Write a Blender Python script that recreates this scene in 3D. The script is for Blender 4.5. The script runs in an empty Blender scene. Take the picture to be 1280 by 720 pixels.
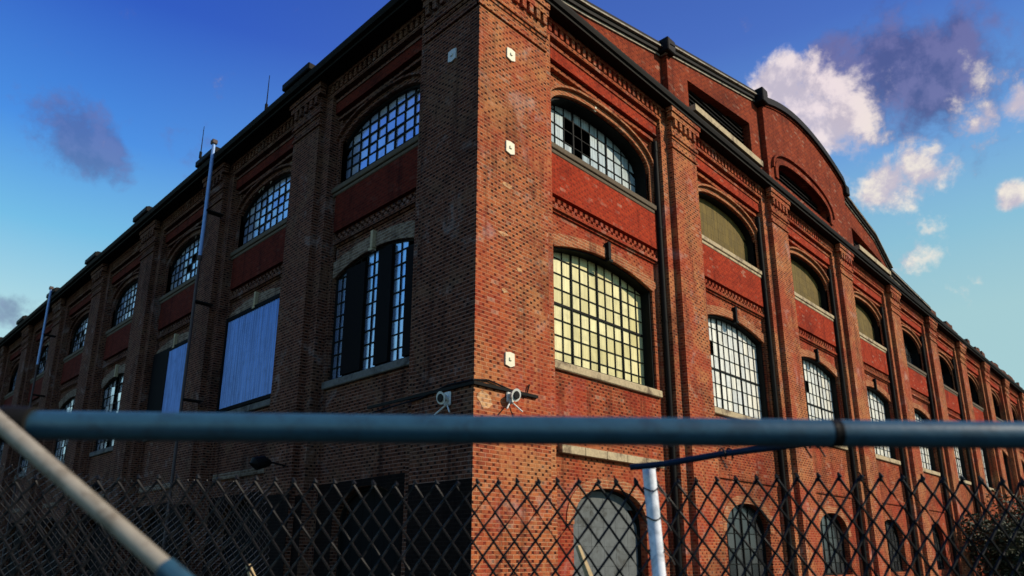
import bpy, bmesh, math, random
from mathutils import Vector, Matrix
from mathutils.geometry import tessellate_polygon
random.seed(7)
sc = bpy.context.scene
COL = sc.collection
PI = math.pi; rad = math.radians

# ------------------------------------------------------------------ camera
YAW, PITCH, ROLL, ANG = rad(45.96), rad(15.08), rad(0.04), rad(47.21)
CAM = Vector((-13*math.cos(ANG), -13*math.sin(ANG), 1.6))
fw = Vector((math.sin(YAW)*math.cos(PITCH), math.cos(YAW)*math.cos(PITCH), math.sin(PITCH)))
rt = Vector((math.cos(YAW), -math.sin(YAW), 0)); up = rt.cross(fw)
r2 = math.cos(ROLL)*rt + math.sin(ROLL)*up; u2 = -math.sin(ROLL)*rt + math.cos(ROLL)*up
cd = bpy.data.cameras.new('camera'); cam = bpy.data.objects.new('camera', cd); COL.objects.link(cam)
m = Matrix((r2, u2, -fw)).transposed().to_4x4(); m.translation = CAM
cam.matrix_world = m
cd.sensor_width = 36; cd.lens = 884.4/1280*36; cd.shift_y = 95.28/1280
cd.clip_start = .05; cd.clip_end = 3000
cd.dof.use_dof = True; cd.dof.focus_distance = 7.5
cd.dof.aperture_fstop = (cd.lens/1000)/.0088
sc.camera = cam

# ------------------------------------------------------------------ sky and sun
SUN_AZ, SUN_EL = rad(30), rad(33)        # azimuth from -Y towards +X
sdir = Vector((math.sin(SUN_AZ)*math.cos(SUN_EL), -math.cos(SUN_AZ)*math.cos(SUN_EL), math.sin(SUN_EL)))
w = bpy.data.worlds.new('World'); sc.world = w; w.use_nodes = True
nt = w.node_tree; N = nt.nodes; Lk = nt.links; N.clear()
def nd(tree, t, **kw):
    n = tree.nodes.new(t)
    for k, v in kw.items(): setattr(n, k, v)
    return n
out = nd(nt, 'ShaderNodeOutputWorld'); bg = nd(nt, 'ShaderNodeBackground'); Lk.new(bg.outputs[0], out.inputs[0])
sky = nd(nt, 'ShaderNodeTexSky', sky_type='NISHITA', sun_disc=False, sun_elevation=SUN_EL,
         sun_rotation=math.atan2(sdir.x, sdir.y), altitude=800, air_density=1.0, dust_density=.3, ozone_density=4.0)
bg.inputs[1].default_value = .075
hsv = nd(nt, 'ShaderNodeHueSaturation'); hsv.inputs['Saturation'].default_value = 1.3
Lk.new(sky.outputs[0], hsv.inputs['Color'])
tc = nd(nt, 'ShaderNodeTexCoord')
def math_(tree, op, a, b=None, c=None, clamp=False):
    n = nd(tree, 'ShaderNodeMath', operation=op, use_clamp=clamp)
    for i, v in enumerate((a, b, c)):
        if v is None: continue
        if isinstance(v, (int, float)): n.inputs[i].default_value = v
        else: tree.links.new(v, n.inputs[i])
    return n.outputs[0]
def mix(tree, f, a, b, blend='MIX'):
    n = nd(tree, 'ShaderNodeMix', data_type='RGBA', blend_type=blend, clamp_factor=True)
    for k, v in ((0, f), (6, a), (7, b)):
        if isinstance(v, (int, float)): n.inputs[k].default_value = v
        elif isinstance(v, (tuple, list)): n.inputs[k].default_value = (*v[:3], 1)
        else: tree.links.new(v, n.inputs[k])
    return n.outputs[2]
def maprange(tree, v, a, b, c=0., d=1., smooth=True):
    n = nd(tree, 'ShaderNodeMapRange', interpolation_type='SMOOTHSTEP' if smooth else 'LINEAR')
    tree.links.new(v, n.inputs[0])
    for i, x in enumerate((a, b, c, d)): n.inputs[i+1].default_value = x
    return n.outputs[0]
def noise(tree, vec, scale, detail=5, rough=.55, dist=0.):
    n = nd(tree, 'ShaderNodeTexNoise'); n.inputs['Scale'].default_value = scale
    n.inputs['Detail'].default_value = detail; n.inputs['Roughness'].default_value = rough
    n.inputs['Distortion'].default_value = dist
    if vec is not None: tree.links.new(vec, n.inputs['Vector'])
    return n.outputs[0]
gen = tc.outputs['Generated']
sep = nd(nt, 'ShaderNodeSeparateXYZ'); Lk.new(gen, sep.inputs[0])
# clouds: world directions
def pixdir(px, py):
    d = (px-640)/884.4*r2 - (py-455.28)/884.4*u2 + fw
    return d.normalized()
def blob(px, py, rad_in, rad_out, amp=1.0):
    d = nd(nt, 'ShaderNodeVectorMath', operation='DISTANCE')
    Lk.new(gen, d.inputs[0]); d.inputs[1].default_value = pixdir(px, py)
    return math_(nt, 'MULTIPLY', maprange(nt, d.outputs['Value'], rad_out, rad_in), amp)
def vmax(l):
    o = l[0]
    for x in l[1:]: o = math_(nt, 'MAXIMUM', o, x)
    return o
n1 = noise(nt, gen, 17, 12, .62, .12)
n2 = noise(nt, gen, 4.0, 6, .6, .2)
def cloud(mask, thr, soft):     # mask + noise threshold
    s = math_(nt, 'ADD', math_(nt, 'MULTIPLY', mask, .46), n1)
    return maprange(nt, s, thr, thr+soft)
bright = cloud(vmax([blob(975,110,.0,.09,.9), blob(1040,160,.0,.13,1.0), blob(1010,140,.0,.09,1.), blob(1110,228,0,.075,1.05), blob(1150,208,0,.075,1.05), blob(1215,150,0,.07,.8), blob(1280,130,.0,.05,.95), blob(1262,246,0,.035,.9), blob(1240,95,0,.06,.65), blob(1150,330,0,.14,.40)]), .68, .22)
dark = cloud(vmax([blob(1100,100,.0,.15,1.0), blob(1170,105,.0,.15,1.), blob(1060,85,0,.10,.9), blob(1215,75,0,.12,.8)]), .63, .30)
darkl = cloud(vmax([blob(90,165,.0,.09,.95), blob(125,200,.0,.075,.95), blob(245,175,0,.07,.6), blob(20,395,0,.05,.85)]), .66, .24)
col = hsv.outputs[0]
ramp = nd(nt, 'ShaderNodeValToRGB'); e = ramp.color_ramp
e.elements[0].position = 0.0; e.elements[0].color = (.66, .90, .82, 1)
e.elements[1].position = 1.0; e.elements[1].color = (.018, .046, .34, 1)
for p, c in ((.33, (.52, .84, .90)), (.44, (.22, .62, .94)), (.56, (.085, .33, .92)), (.72, (.038, .125, .64))):
    x = e.elements.new(p); x.color = (*c, 1)
Lk.new(maprange(nt, sep.outputs[2], .0, .85, smooth=False), ramp.inputs[0])
dd_ = nd(nt, 'ShaderNodeVectorMath', operation='DOT_PRODUCT'); Lk.new(gen, dd_.inputs[0]); dd_.inputs[1].default_value = (.92, .39, 0)
rp_ = mix(nt, math_(nt, 'MULTIPLY', maprange(nt, dd_.outputs['Value'], .45, .97, 0, .62), maprange(nt, sep.outputs[2], .66, .25, .25, 1.)), ramp.outputs[0], (.42, .66, .66))
tint = mix(nt, 1.0, rp_, (12.5, 12.5, 12.5), 'MULTIPLY')
col = mix(nt, .85, col, tint)
off = nd(nt, 'ShaderNodeVectorMath', operation='ADD'); Lk.new(gen, off.inputs[0]); off.inputs[1].default_value = (.016, -.016, .016)
n1b = noise(nt, off.outputs[0], 17, 12, .62, .12)
relief = maprange(nt, math_(nt, 'SUBTRACT', n1, n1b), -.10, .12)          # sunward side of each billow
col = mix(nt, math_(nt, 'MULTIPLY', dark, .80), col, mix(nt, relief, (1.0, 1.05, 3.0), (2.2, 2.0, 4.4)))
col = mix(nt, math_(nt, 'MULTIPLY', darkl, .62), col, mix(nt, relief, (1.2, 1.4, 3.6), (1.9, 2.0, 4.6)))
warm = mix(nt, blob(1000, 130, .02, .14), (12.6, 11.3, 9.8), (12.4, 10.6, 10.8))
col = mix(nt, math_(nt, 'MULTIPLY', bright, .90), col, mix(nt, relief, (7.8, 6.9, 8.0), warm))
Lk.new(col, bg.inputs[0])

sd = bpy.data.lights.new('sun', 'SUN'); sun = bpy.data.objects.new('sun', sd); COL.objects.link(sun)
sd.energy = 5.0; sd.angle = rad(.5); sd.color = (1, .86, .68)
sun.rotation_euler = (-sdir).to_track_quat('-Z', 'Y').to_euler()
vs = sc.view_settings; vs.view_transform = 'Standard'; vs.look = 'None'; vs.exposure = 0; vs.gamma = 1; vs.use_curve_mapping = False
sc.render.engine = 'CYCLES'

# ------------------------------------------------------------------ materials
def newmat(name):
    m = bpy.data.materials.new(name); m.use_nodes = True
    t = m.node_tree; b = t.nodes['Principled BSDF']
    return m, t, b
def wallcoord(t):
    """metres: u along the wall, v up, for walls facing X or Y"""
    g = nd(t, 'ShaderNodeNewGeometry')
    p = nd(t, 'ShaderNodeSeparateXYZ'); t.links.new(g.outputs['Position'], p.inputs[0])
    n = nd(t, 'ShaderNodeSeparateXYZ'); t.links.new(g.outputs['True Normal'], n.inputs[0])
    isx = math_(t, 'GREATER_THAN', math_(t, 'ABSOLUTE', n.outputs[0]), .5)
    isz = math_(t, 'GREATER_THAN', math_(t, 'ABSOLUTE', n.outputs[2]), .8)
    def sel(f, a, b):
        return math_(t, 'ADD', math_(t, 'MULTIPLY', f, b), math_(t, 'MULTIPLY', math_(t, 'SUBTRACT', 1., f), a))
    u = sel(isx, p.outputs[0], p.outputs[1]); v = sel(isz, p.outputs[2], math_(t, 'ADD', p.outputs[0], p.outputs[1]))
    c = nd(t, 'ShaderNodeCombineXYZ'); t.links.new(u, c.inputs[0]); t.links.new(v, c.inputs[1])
    return c.outputs[0], g.outputs['Position']
def brick_mat(name, c1, c2, mort, darkb, red=None, wash=0.0, headers=.96, pales=.3):
    m, t, b = newmat(name)
    uv, pos = wallcoord(t)
    def bt(w_, off, a, c, mo, ms=.009):
        k = nd(t, 'ShaderNodeTexBrick'); t.links.new(uv, k.inputs['Vector'])
        k.inputs['Scale'].default_value = 1; k.inputs['Brick Width'].default_value = w_; k.inputs['Row Height'].default_value = .080
        k.inputs['Mortar Size'].default_value = ms; k.inputs['Mortar Smooth'].default_value = .25
        k.offset = off; k.inputs['Bias'].default_value = -.1
        for i, x in ((1, a), (2, c), (3, mo)): k.inputs[i].default_value = (*x, 1)
        return k
    k = bt(.215, .5, c1, c2, mort)
    big = noise(t, pos, .55, 5, .6, .4); mid = noise(t, pos, 2.7, 5, .65); fine = noise(t, pos, 38, 3, .6)
    col = k.outputs[0]
    # burnt headers: every third half-brick is dark
    kh = bt(.323, .5, (1, 1, 1), (0, 0, 0), (0, 0, 0), .006)
    s = nd(t, 'ShaderNodeSeparateXYZ'); t.links.new(uv, s.inputs[0])
    row = math_(t, 'FLOOR', math_(t, 'DIVIDE', s.outputs[1], .080))
    shift = math_(t, 'MULTIPLY', math_(t, 'MODULO', math_(t, 'ABSOLUTE', row), 2.), .5)
    fx = math_(t, 'FRACT', math_(t, 'ADD', math_(t, 'DIVIDE', s.outputs[0], .215), shift))
    fy = math_(t, 'FRACT', math_(t, 'DIVIDE', s.outputs[1], .080))
    hx = maprange(t, math_(t, 'ABSOLUTE', math_(t, 'SUBTRACT', fx, .5)), .20, .12)
    hy = maprange(t, math_(t, 'ABSOLUTE', math_(t, 'SUBTRACT', fy, .5)), .42, .25)
    wn = nd(t, 'ShaderNodeTexWhiteNoise', noise_dimensions='3D')
    cc = nd(t, 'ShaderNodeCombineXYZ')
    t.links.new(math_(t, 'FLOOR', math_(t, 'ADD', math_(t, 'DIVIDE', s.outputs[0], .215), shift)), cc.inputs[0]); t.links.new(row, cc.inputs[1])
    t.links.new(cc.outputs[0], wn.inputs['Vector'])
    hm = math_(t, 'MULTIPLY', math_(t, 'MULTIPLY', hx, hy), math_(t, 'MULTIPLY', maprange(t, wn.outputs['Value'], .0, .4), headers))
    hm = math_(t, 'MULTIPLY', hm, maprange(t, mid, .28, .52, .5, 1.))
    col = mix(t, hm, col, darkb)
    if red: col = mix(t, maprange(t, big, .42, .62), col, mix(t, .55, col, red))
    col = mix(t, maprange(t, mid, .52, .72, 0, .38), col, (darkb[0]*1.6, darkb[1]*1.6, darkb[2]*1.6))
    pale = math_(t, 'MULTIPLY', maprange(t, wn.outputs['Value'], .86, .97), maprange(t, noise(t, pos, 1.3, 3), .42, .62))
    col = mix(t, math_(t, 'MULTIPLY', pale, pales), col, (.55, .40, .28))
    if wash:
        col = mix(t, math_(t, 'MULTIPLY', maprange(t, noise(t, pos, 1.1, 6, .7, .6), .55, .70), wash), col, (.55, .50, .46))
    if wash:
        tan = maprange(t, noise(t, pos, .8, 6, .65, .8), .48, .64, 0, .42)
        col = mix(t, math_(t, 'MULTIPLY', tan, math_(t, 'SUBTRACT', 1., hm)), col, tuple(min(1, x*y) for x, y in zip(c1, (1.25, 2.1, 2.3))))
    # rain streaks and soot
    mp = nd(t, 'ShaderNodeMapping'); mp.inputs['Scale'].default_value = (1.6, 1.6, .18); t.links.new(pos, mp.inputs[0])
    col = mix(t, maprange(t, noise(t, mp.outputs[0], 1.5, 6, .7), .50, .72, 0, .62), col, darkb)
    col = mix(t, maprange(t, noise(t, pos, .35, 5, .6, .7), .52, .70, 0, .45), col, darkb)
    col = mix(t, 1., col, mix(t, fine, (.55, .55, .55), (1.5, 1.5, 1.5)), 'MULTIPLY')
    t.links.new(col, b.inputs['Base Color'])
    b.inputs['Roughness'].default_value = .95; b.inputs['Specular IOR Level'].default_value = .08
    h = math_(t, 'SUBTRACT', 1., k.outputs[1]); h = math_(t, 'ADD', h, math_(t, 'MULTIPLY', fine, .7))
    h = math_(t, 'SUBTRACT', h, math_(t, 'MULTIPLY', hm, .6))
    bp = nd(t, 'ShaderNodeBump'); bp.inputs['Distance'].default_value = .008; bp.inputs['Strength'].default_value = .9
    t.links.new(h, bp.inputs['Height']); t.links.new(bp.outputs[0], b.inputs['Normal'])
    return m
M = {}
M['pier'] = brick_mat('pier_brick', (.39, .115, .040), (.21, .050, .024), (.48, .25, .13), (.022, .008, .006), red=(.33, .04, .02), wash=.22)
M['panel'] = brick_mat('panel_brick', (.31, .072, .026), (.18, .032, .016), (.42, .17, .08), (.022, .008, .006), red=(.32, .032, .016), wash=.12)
M['red'] = brick_mat('red_brick', (.36, .042, .015), (.25, .025, .011), (.30, .055, .025), (.05, .008, .006), headers=.4)
M['attic'] = brick_mat('attic_brick', (.27, .050, .018), (.16, .025, .012), (.24, .06, .03), (.03, .008, .006), headers=.5)
M['gauged'] = brick_mat('voussoir_brick', (.38, .14, .06), (.27, .07, .03), (.5, .3, .16), (.03, .01, .008), headers=.4)
M['west'] = brick_mat('shaded_brick', (.13, .046, .024), (.065, .021, .012), (.25, .14, .10), (.004, .002, .002), wash=.2, pales=.10)  # wall brick darkened for the west side, shade put into its colour
M['base_shade'] = brick_mat('base_shade_brick', (.008, .005, .004), (.013, .007, .005), (.018, .012, .009), (.003, .002, .002), headers=.6, pales=0.)  # near-black brick carrying the shade painted over the west base
M['westred'] = brick_mat('shaded_red_brick', (.13, .018, .009), (.085, .011, .006), (.11, .03, .016), (.008, .003, .003), headers=.4, pales=.04)  # red brick darkened the same way, shade in its colour
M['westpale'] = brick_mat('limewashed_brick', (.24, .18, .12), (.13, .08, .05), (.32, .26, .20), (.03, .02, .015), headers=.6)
M['scar'] = brick_mat('spalled_brick', (.60, .36, .17), (.48, .20, .08), (.62, .42, .26), (.10, .04, .02), headers=.5)
def plain(name, col, rough=.7, metal=0., var=.35, scale=6., bump=.0, dirt=None, dscale=2., spec=None):
    m, t, b = newmat(name)
    tcn = nd(t, 'ShaderNodeNewGeometry').outputs['Position']
    n = noise(t, tcn, scale, 6, .65); n_ = noise(t, tcn, dscale, 6, .7, .5)
    c = mix(t, n, tuple(x*(1-var) for x in col), tuple(min(1, x*(1+var)) for x in col))
    if dirt: c = mix(t, maprange(t, n_, .48, .66), c, dirt)
    t.links.new(c, b.inputs['Base Color']); b.inputs['Roughness'].default_value = rough; b.inputs['Metallic'].default_value = metal
    b.inputs['Specular IOR Level'].default_value = (.06 if max(col) < .06 else .4) if spec is None else spec
    if bump:
        bp = nd(t, 'ShaderNodeBump'); bp.inputs['Distance'].default_value = bump; t.links.new(n, bp.inputs['Height']); t.links.new(bp.outputs[0], b.inputs['Normal'])
    return m
M['stone'] = plain('sill_stone', (.42, .34, .20), .85, var=.5, scale=14, bump=.01, dirt=(.14, .10, .06))
M['weststone'] = plain('shaded_stone', (.13, .125, .11), .9, var=.5, scale=14, bump=.01, dirt=(.04, .035, .03))  # sill stone darkened to carry the west side's shade
M['moss'] = plain('mossy_sill', (.10, .075, .045), .9, var=.5, scale=12, bump=.01)
M['coping'] = plain('coping_stone', (.30, .27, .20), .8, var=.5, scale=5, bump=.01, dirt=(.07, .06, .045))
M['tar'] = plain('tarred_metal', (.011, .011, .010), .6, var=.5, scale=3)
M['cornice'] = plain('cornice_metal', (.012, .011, .009), .7, var=.5, scale=3)
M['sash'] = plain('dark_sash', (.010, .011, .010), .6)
M['void'] = plain('dark_interior', (.006, .006, .007), .95)
M['board'] = plain('black_board', (.006, .006, .006), .8)
M['plate'] = plain('wall_plate_paint', (.72, .68, .50), .6, var=.15, scale=20)
M['wood'] = plain('weathered_wood', (.5, .38, .2), .8, var=.4, scale=20)
M['asphalt'] = plain('asphalt', (.028, .028, .028), .9, var=.4, scale=8, bump=.01)
M['yard'] = plain('yard_gravel', (.022, .020, .017), .95, var=.5, scale=5, bump=.02)
M['rail'] = plain('painted_steel', (.026, .085, .13), .42, metal=.1, var=.2, scale=40, bump=.0008, dirt=(.022, .06, .09), dscale=22)
M['brace'] = plain('bare_steel', (.33, .30, .23), .55, metal=.2, var=.3, scale=30, dirt=(.20, .17, .12), dscale=26, bump=.0008)
M['white'] = plain('white_post_paint', (.78, .83, .88), .5, var=.1, scale=30, dirt=(.42, .47, .52), dscale=9)
M['wire'] = plain('vinyl_wire', (.008, .0085, .009), .5, metal=.0, spec=.15, var=.3, scale=60)
M['galv'] = plain('galvanised_wire', (.012, .013, .014), .35, metal=.2, spec=.3, var=.5, scale=60)
M['bluepipe'] = plain('dark_blue_pipe', (.012, .025, .05), .45, metal=.3, var=.5, scale=30)
M['zinc'] = plain('zinc_pipe', (.22, .36, .62), .5, metal=.35, var=.25, scale=9)
M['base_shade2'] = plain('shade_base', (.012, .011, .011), .85, var=.6, scale=6, bump=.01)
M['rust'] = plain('rusty_pipe', (.07, .05, .045), .7, var=.5, scale=8)
M['fixture'] = plain('lamp_housing', (.58, .60, .55), .45, var=.1)
M['black'] = plain('black_rubber', (.01, .01, .01), .5)

def pane_mat(name, c1, c2, rough=.3, metal=0., streak=0.):
    m, t, b = newmat(name)
    g = nd(t, 'ShaderNodeNewGeometry')
    r_ = g.outputs['Random Per Island']
    c = mix(t, r_, c1, c2)
    n = noise(t, g.outputs['Position'], 3.2, 6, .7)
    c = mix(t, maprange(t, n, .45, .75, 0, .45), c, tuple(x*.45 for x in c1))
    if streak:
        mp = nd(t, 'ShaderNodeMapping'); mp.inputs['Scale'].default_value = (9, 9, .25); t.links.new(g.outputs['Position'], mp.inputs[0])
        c = mix(t, maprange(t, noise(t, mp.outputs[0], 2, 4, .7), .42, .6, 0, streak), c, tuple(x*.25 for x in c1))
    t.links.new(c, b.inputs['Base Color']); b.inputs['Roughness'].default_value = rough; b.inputs['Metallic'].default_value = metal
    return m
M['cream'] = pane_mat('dusty_cream_glass', (.62, .56, .24), (.86, .80, .42), .35, streak=.25)
M['pale'] = pane_mat('dusty_pale_glass', (.74, .78, .74), (.95, .93, .76), .3, streak=.4)
M['green'] = pane_mat('grey_green_glass', (.40, .50, .50), (.56, .64, .62), .2, streak=.5)
M['olive'] = pane_mat('olive_mesh_board', (.125, .085, .010), (.17, .115, .016), .9, streak=.5)
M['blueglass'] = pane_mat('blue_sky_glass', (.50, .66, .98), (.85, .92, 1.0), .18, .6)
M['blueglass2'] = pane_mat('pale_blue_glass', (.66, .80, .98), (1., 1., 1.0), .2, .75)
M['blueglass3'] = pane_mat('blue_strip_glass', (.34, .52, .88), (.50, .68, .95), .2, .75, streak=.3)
M['darkglass'] = pane_mat('dark_broken_glass', (.012, .014, .016), (.05, .055, .055), .2)
M['sheet'] = pane_mat('blue_sheet', (.10, .20, .52), (.13, .25, .58), .35, .6, streak=.45)
M['greyboard'] = plain('grey_board', (.10, .115, .115), .8, var=.5, scale=5, bump=.01, dirt=(.05, .055, .05))

# ------------------------------------------------------------------ helpers
def link(o, parent=None):
    COL.objects.link(o)
    if parent: o.parent = parent; o.matrix_parent_inverse = Matrix.Translation(parent.location).inverted()
    return o
def obj(name, bm, mat, parent=None, smooth=False, bevel=0.):
    me = bpy.data.meshes.new(name)
    bmesh.ops.recalc_face_normals(bm, faces=bm.faces[:])
    bm.to_mesh(me); bm.free()
    if smooth:
        for p in me.polygons: p.use_smooth = True
    me.materials.append(M[mat] if isinstance(mat, str) else mat)
    o = bpy.data.objects.new(name, me); link(o, parent)
    if bevel:
        b = o.modifiers.new('bevel', 'BEVEL'); b.width = bevel; b.segments = 1
    return o
def tag(o, label=None, cat=None, group=None, kind=None):
    for k, v in (('label', label), ('category', cat), ('group', group), ('kind', kind)):
        if v: o[k] = v
    return o
def empty(name, loc, label, cat, group=None):
    o = bpy.data.objects.new(name, None); COL.objects.link(o); o.location = loc
    return tag(o, label, cat, group)
def X(side, s, d, z):
    return Vector((s, d, z)) if side == 'R' else Vector((d, s, z))
def box(bm, side, s0, s1, d0, d1, z0, z1):
    v = [bm.verts.new(X(side, s, d, z)) for z in (z0, z1) for d in (d0, d1) for s in (s0, s1)]
    for f in ((0,1,3,2), (4,6,7,5), (0,4,5,1), (2,3,7,6), (0,2,6,4), (1,5,7,3)): bm.faces.new([v[i] for i in f])
def plate(bm, side, outer, holes, d0, d1):
    loops = [outer]+list(holes); pts = [p for l in loops for p in l]
    tris = tessellate_polygon([[Vector((a, b, 0)) for a, b in l] for l in loops])
    F = [bm.verts.new(X(side, a, d0, b)) for a, b in pts]; B = [bm.verts.new(X(side, a, d1, b)) for a, b in pts]
    for t in tris:
        try: bm.faces.new([F[i] for i in t]); bm.faces.new([B[i] for i in reversed(t)])
        except ValueError: pass
    k = 0
    for l in loops:
        n = len(l)
        for i in range(n):
            a, b = k+i, k+(i+1) % n
            bm.faces.new((F[a], F[b], B[b], B[a]))
        k += n
def prism(bm, poly, z0, z1):
    a = [bm.verts.new((x, y, z0)) for x, y in poly]; b = [bm.verts.new((x, y, z1)) for x, y in poly]
    n = len(poly)
    for i in range(n): bm.faces.new((a[i], a[(i+1) % n], b[(i+1) % n], b[i]))
    bm.faces.new(a); bm.faces.new(b)
def tube(bm, pts, r, seg=8, cap=True):
    pts = [Vector(p) for p in pts]; rings = []
    for i, p in enumerate(pts):
        t = (pts[min(i+1, len(pts)-1)]-pts[max(i-1, 0)]).normalized()
        a = t.cross(Vector((0, 0, 1)));
        if a.length < .05: a = t.cross(Vector((1, 0, 0)))
        a.normalize(); b = t.cross(a)
        rr = r[i] if isinstance(r, (list, tuple)) else r
        rings.append([bm.verts.new(p+rr*(math.cos(2*PI*k/seg)*a+math.sin(2*PI*k/seg)*b)) for k in range(seg)])
    for A, B in zip(rings, rings[1:]):
        for k in range(seg): bm.faces.new((A[k], A[(k+1) % seg], B[(k+1) % seg], B[k]))
    if cap:
        for rg in (rings[0], rings[-1]): bm.faces.new([bm.verts.new(v.co) for v in rg])
def archz(c, hw, zs, rise, s, ex=2.0):
    t = min(1, abs((s-c)/hw)); return zs+rise*(1-t**ex)**(1/ex)
def segz(c, hw, zs, rise, s):
    if rise <= 0: return zs
    R = (hw*hw+rise*rise)/(2*rise); return zs+math.sqrt(max(0, R*R-(s-c)**2))-(R-rise)
def opening(c, hw, z0, zs, rise, kind, n=18, grow=0.):
    hw2 = hw+grow
    f = (lambda s: archz(c, hw2, zs, rise+grow, s, 2.3)) if kind == 'ell' else (lambda s: segz(c, hw2, zs, rise, s)+grow)
    P = [(c-hw2, z0), (c+hw2, z0)]
    for i in range(n+1):
        s = c+hw2*math.cos(PI*i/n) if kind == 'ell' else c+hw2-2*hw2*i/n
        P.append((s, f(s)))
    return P, f
def win(side, par, c, hw, z0, zs, rise, kind, dg, cols, rows, every, pane, bar=.022, thick=.05, broken=(), transom=(), name='window', solid=False, reflect=0., cover=None, groups=None):
    """steel sash window: frame mesh, its glazing as a sub-part"""
    P, f = opening(c, hw, z0, zs, rise, kind)
    Q, fi = opening(c, hw-.07, z0+.07, zs-.02, rise-.03 if rise > .1 else rise, kind)
    bm = bmesh.new(); P_ = [(c+(a_-c)*.9985, z0+.004+(b_-z0)*.9985) for a_, b_ in P]; plate(bm, side, P_, [Q], (DP+.07 if name == 'window' else dg-.05), dg+.05)  # black frame deepened to line the reveal, standing in for its shade
    zt = zs+rise; wv = 2*hw/cols; hv = (zt-z0)/rows
    if not solid:
        for i in range(1, cols):
            s = c-hw+i*wv; t = thick if i % every == 0 else bar
            top = min(f(s-t/2), f(s+t/2))-.02
            if top > z0+.1: box(bm, side, s-t/2, s+t/2, dg-.035 if t > bar else dg-.022, dg+.02, z0+.03, top)
        for j in range(1, rows):
            z = z0+j*hv; t = thick*1.2 if j in transom else bar
            ss = [c-hw+2*hw*k/80 for k in range(81)]; ok = [s for s in ss if f(s) > z+t]
            if ok: box(bm, side, ok[0]+.02, ok[-1]-.02, dg-.03 if t > bar else dg-.018, dg+.016, z-t/2, z+t/2)
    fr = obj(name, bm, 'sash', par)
    for grp in (groups or [range(cols)]):
      bm = bmesh.new()
      for i in grp:
        for j in range(rows):
            s0, s1 = c-hw+i*wv, c-hw+(i+1)*wv; a, b = z0+j*hv, z0+(j+1)*hv
            t0, t1 = min(b, f(s0)-.03), min(b, f(s1)-.03)
            if max(t0, t1) < a+.03: continue
            t0 = max(t0, a+.01); t1 = max(t1, a+.01)
            if (i, j) in broken or (cover and cover(i, j)): continue
            k = reflect; e = [random.uniform(-k, k) for _ in range(3)]
            vf = []; g = .004
            for (s, z) in ((s0+g, a+g), (s1-g, a+g), (s1-g, t1), (s0+g, t0)):
                dd = dg+.005+e[0]*(s-s0)+e[1]*(z-a)
                vf.append((s, dd, z))
            F = [bm.verts.new(X(side, *v)) for v in vf]; B = [bm.verts.new(X(side, v[0], v[1]+.006, v[2])) for v in vf]
            bm.faces.new(F); bm.faces.new(B[::-1])
            for q in range(4): bm.faces.new((F[q], F[(q+1) % 4], B[(q+1) % 4], B[q]))
      obj('pane', bm, pane, fr)
    return fr

# ------------------------------------------------------------------ setting: ground
bm = bmesh.new(); box(bm, 'R', -900, 900, -900, 900, -.5, -.012); tag(obj('ground', bm, 'yard'), kind='structure')
bm = bmesh.new(); box(bm, 'R', -60, 90, -7.6, -3.2, -.011, -.004); tag(obj('road', bm, 'asphalt'), kind='structure')
bm = bmesh.new(); box(bm, 'R', -3.0, 90, -3.18, -1.4, -.011, .12); tag(obj('pavement', bm, 'greyboard'), kind='structure')

# ------------------------------------------------------------------ the warehouse
B = empty('brick_warehouse', (0, 0, 0), 'long weathered red brick warehouse with arched windows seen from its sharp corner', 'building')
DGU = .92
D1, D2, DP, DG = .17, .43, .50, .84          # pier steps, panel plane, glazing plane
W1, W2 = .36, .50
ZC = 14.62                                   # cornice underside
rp = [7.9+6.74*k for k in range(9)]           # pier left edges, south face
lp = [6.58, 12.75, 18.95, 25.3, 31.9, 38.4, 44.6, 50.8, 57.0]
PW = {'R': 1.35, 'L': 1.40}; CP = {'R': 2.2, 'L': 1.87}
ENDS = {'R': rp[-1]+PW['R'], 'L': lp[-1]+PW['L']}
bays = {'R': [], 'L': []}
for sd_, pl in (('R', rp), ('L', lp)):
    a = CP[sd_]
    for p in pl: bays[sd_].append((a, p)); a = p+PW[sd_]
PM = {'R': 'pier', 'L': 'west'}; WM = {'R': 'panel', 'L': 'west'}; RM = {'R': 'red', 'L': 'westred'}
# corner pier: one L-shaped prism
r_, l_ = CP['R'], CP['L']
poly = [(0, 0), (r_, 0), (r_, D1), (r_+W1, D1), (r_+W1, D2), (r_+W2, D2), (r_+W2, .9), (.9, .9), (.9, l_+W2), (D2, l_+W2), (D2, l_+W1), (D1, l_+W1), (D1, l_), (0, l_)]
bm = bmesh.new(); prism(bm, poly, 0, ZC)
cp = obj('corner_pier', bm, 'pier', B)
cp.data.materials.append(M['west'])          # west faces take the darkened brick, shade put into its colour
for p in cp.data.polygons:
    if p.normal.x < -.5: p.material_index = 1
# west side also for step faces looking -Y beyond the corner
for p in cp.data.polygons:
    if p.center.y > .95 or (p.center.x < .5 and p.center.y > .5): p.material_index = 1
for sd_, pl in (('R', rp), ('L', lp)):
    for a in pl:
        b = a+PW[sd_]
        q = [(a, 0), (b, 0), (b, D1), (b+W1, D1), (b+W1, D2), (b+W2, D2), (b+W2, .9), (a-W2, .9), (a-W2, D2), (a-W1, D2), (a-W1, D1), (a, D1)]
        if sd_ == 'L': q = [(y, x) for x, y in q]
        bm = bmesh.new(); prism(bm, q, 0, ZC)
        obj('pier', bm, PM[sd_], B)

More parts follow.
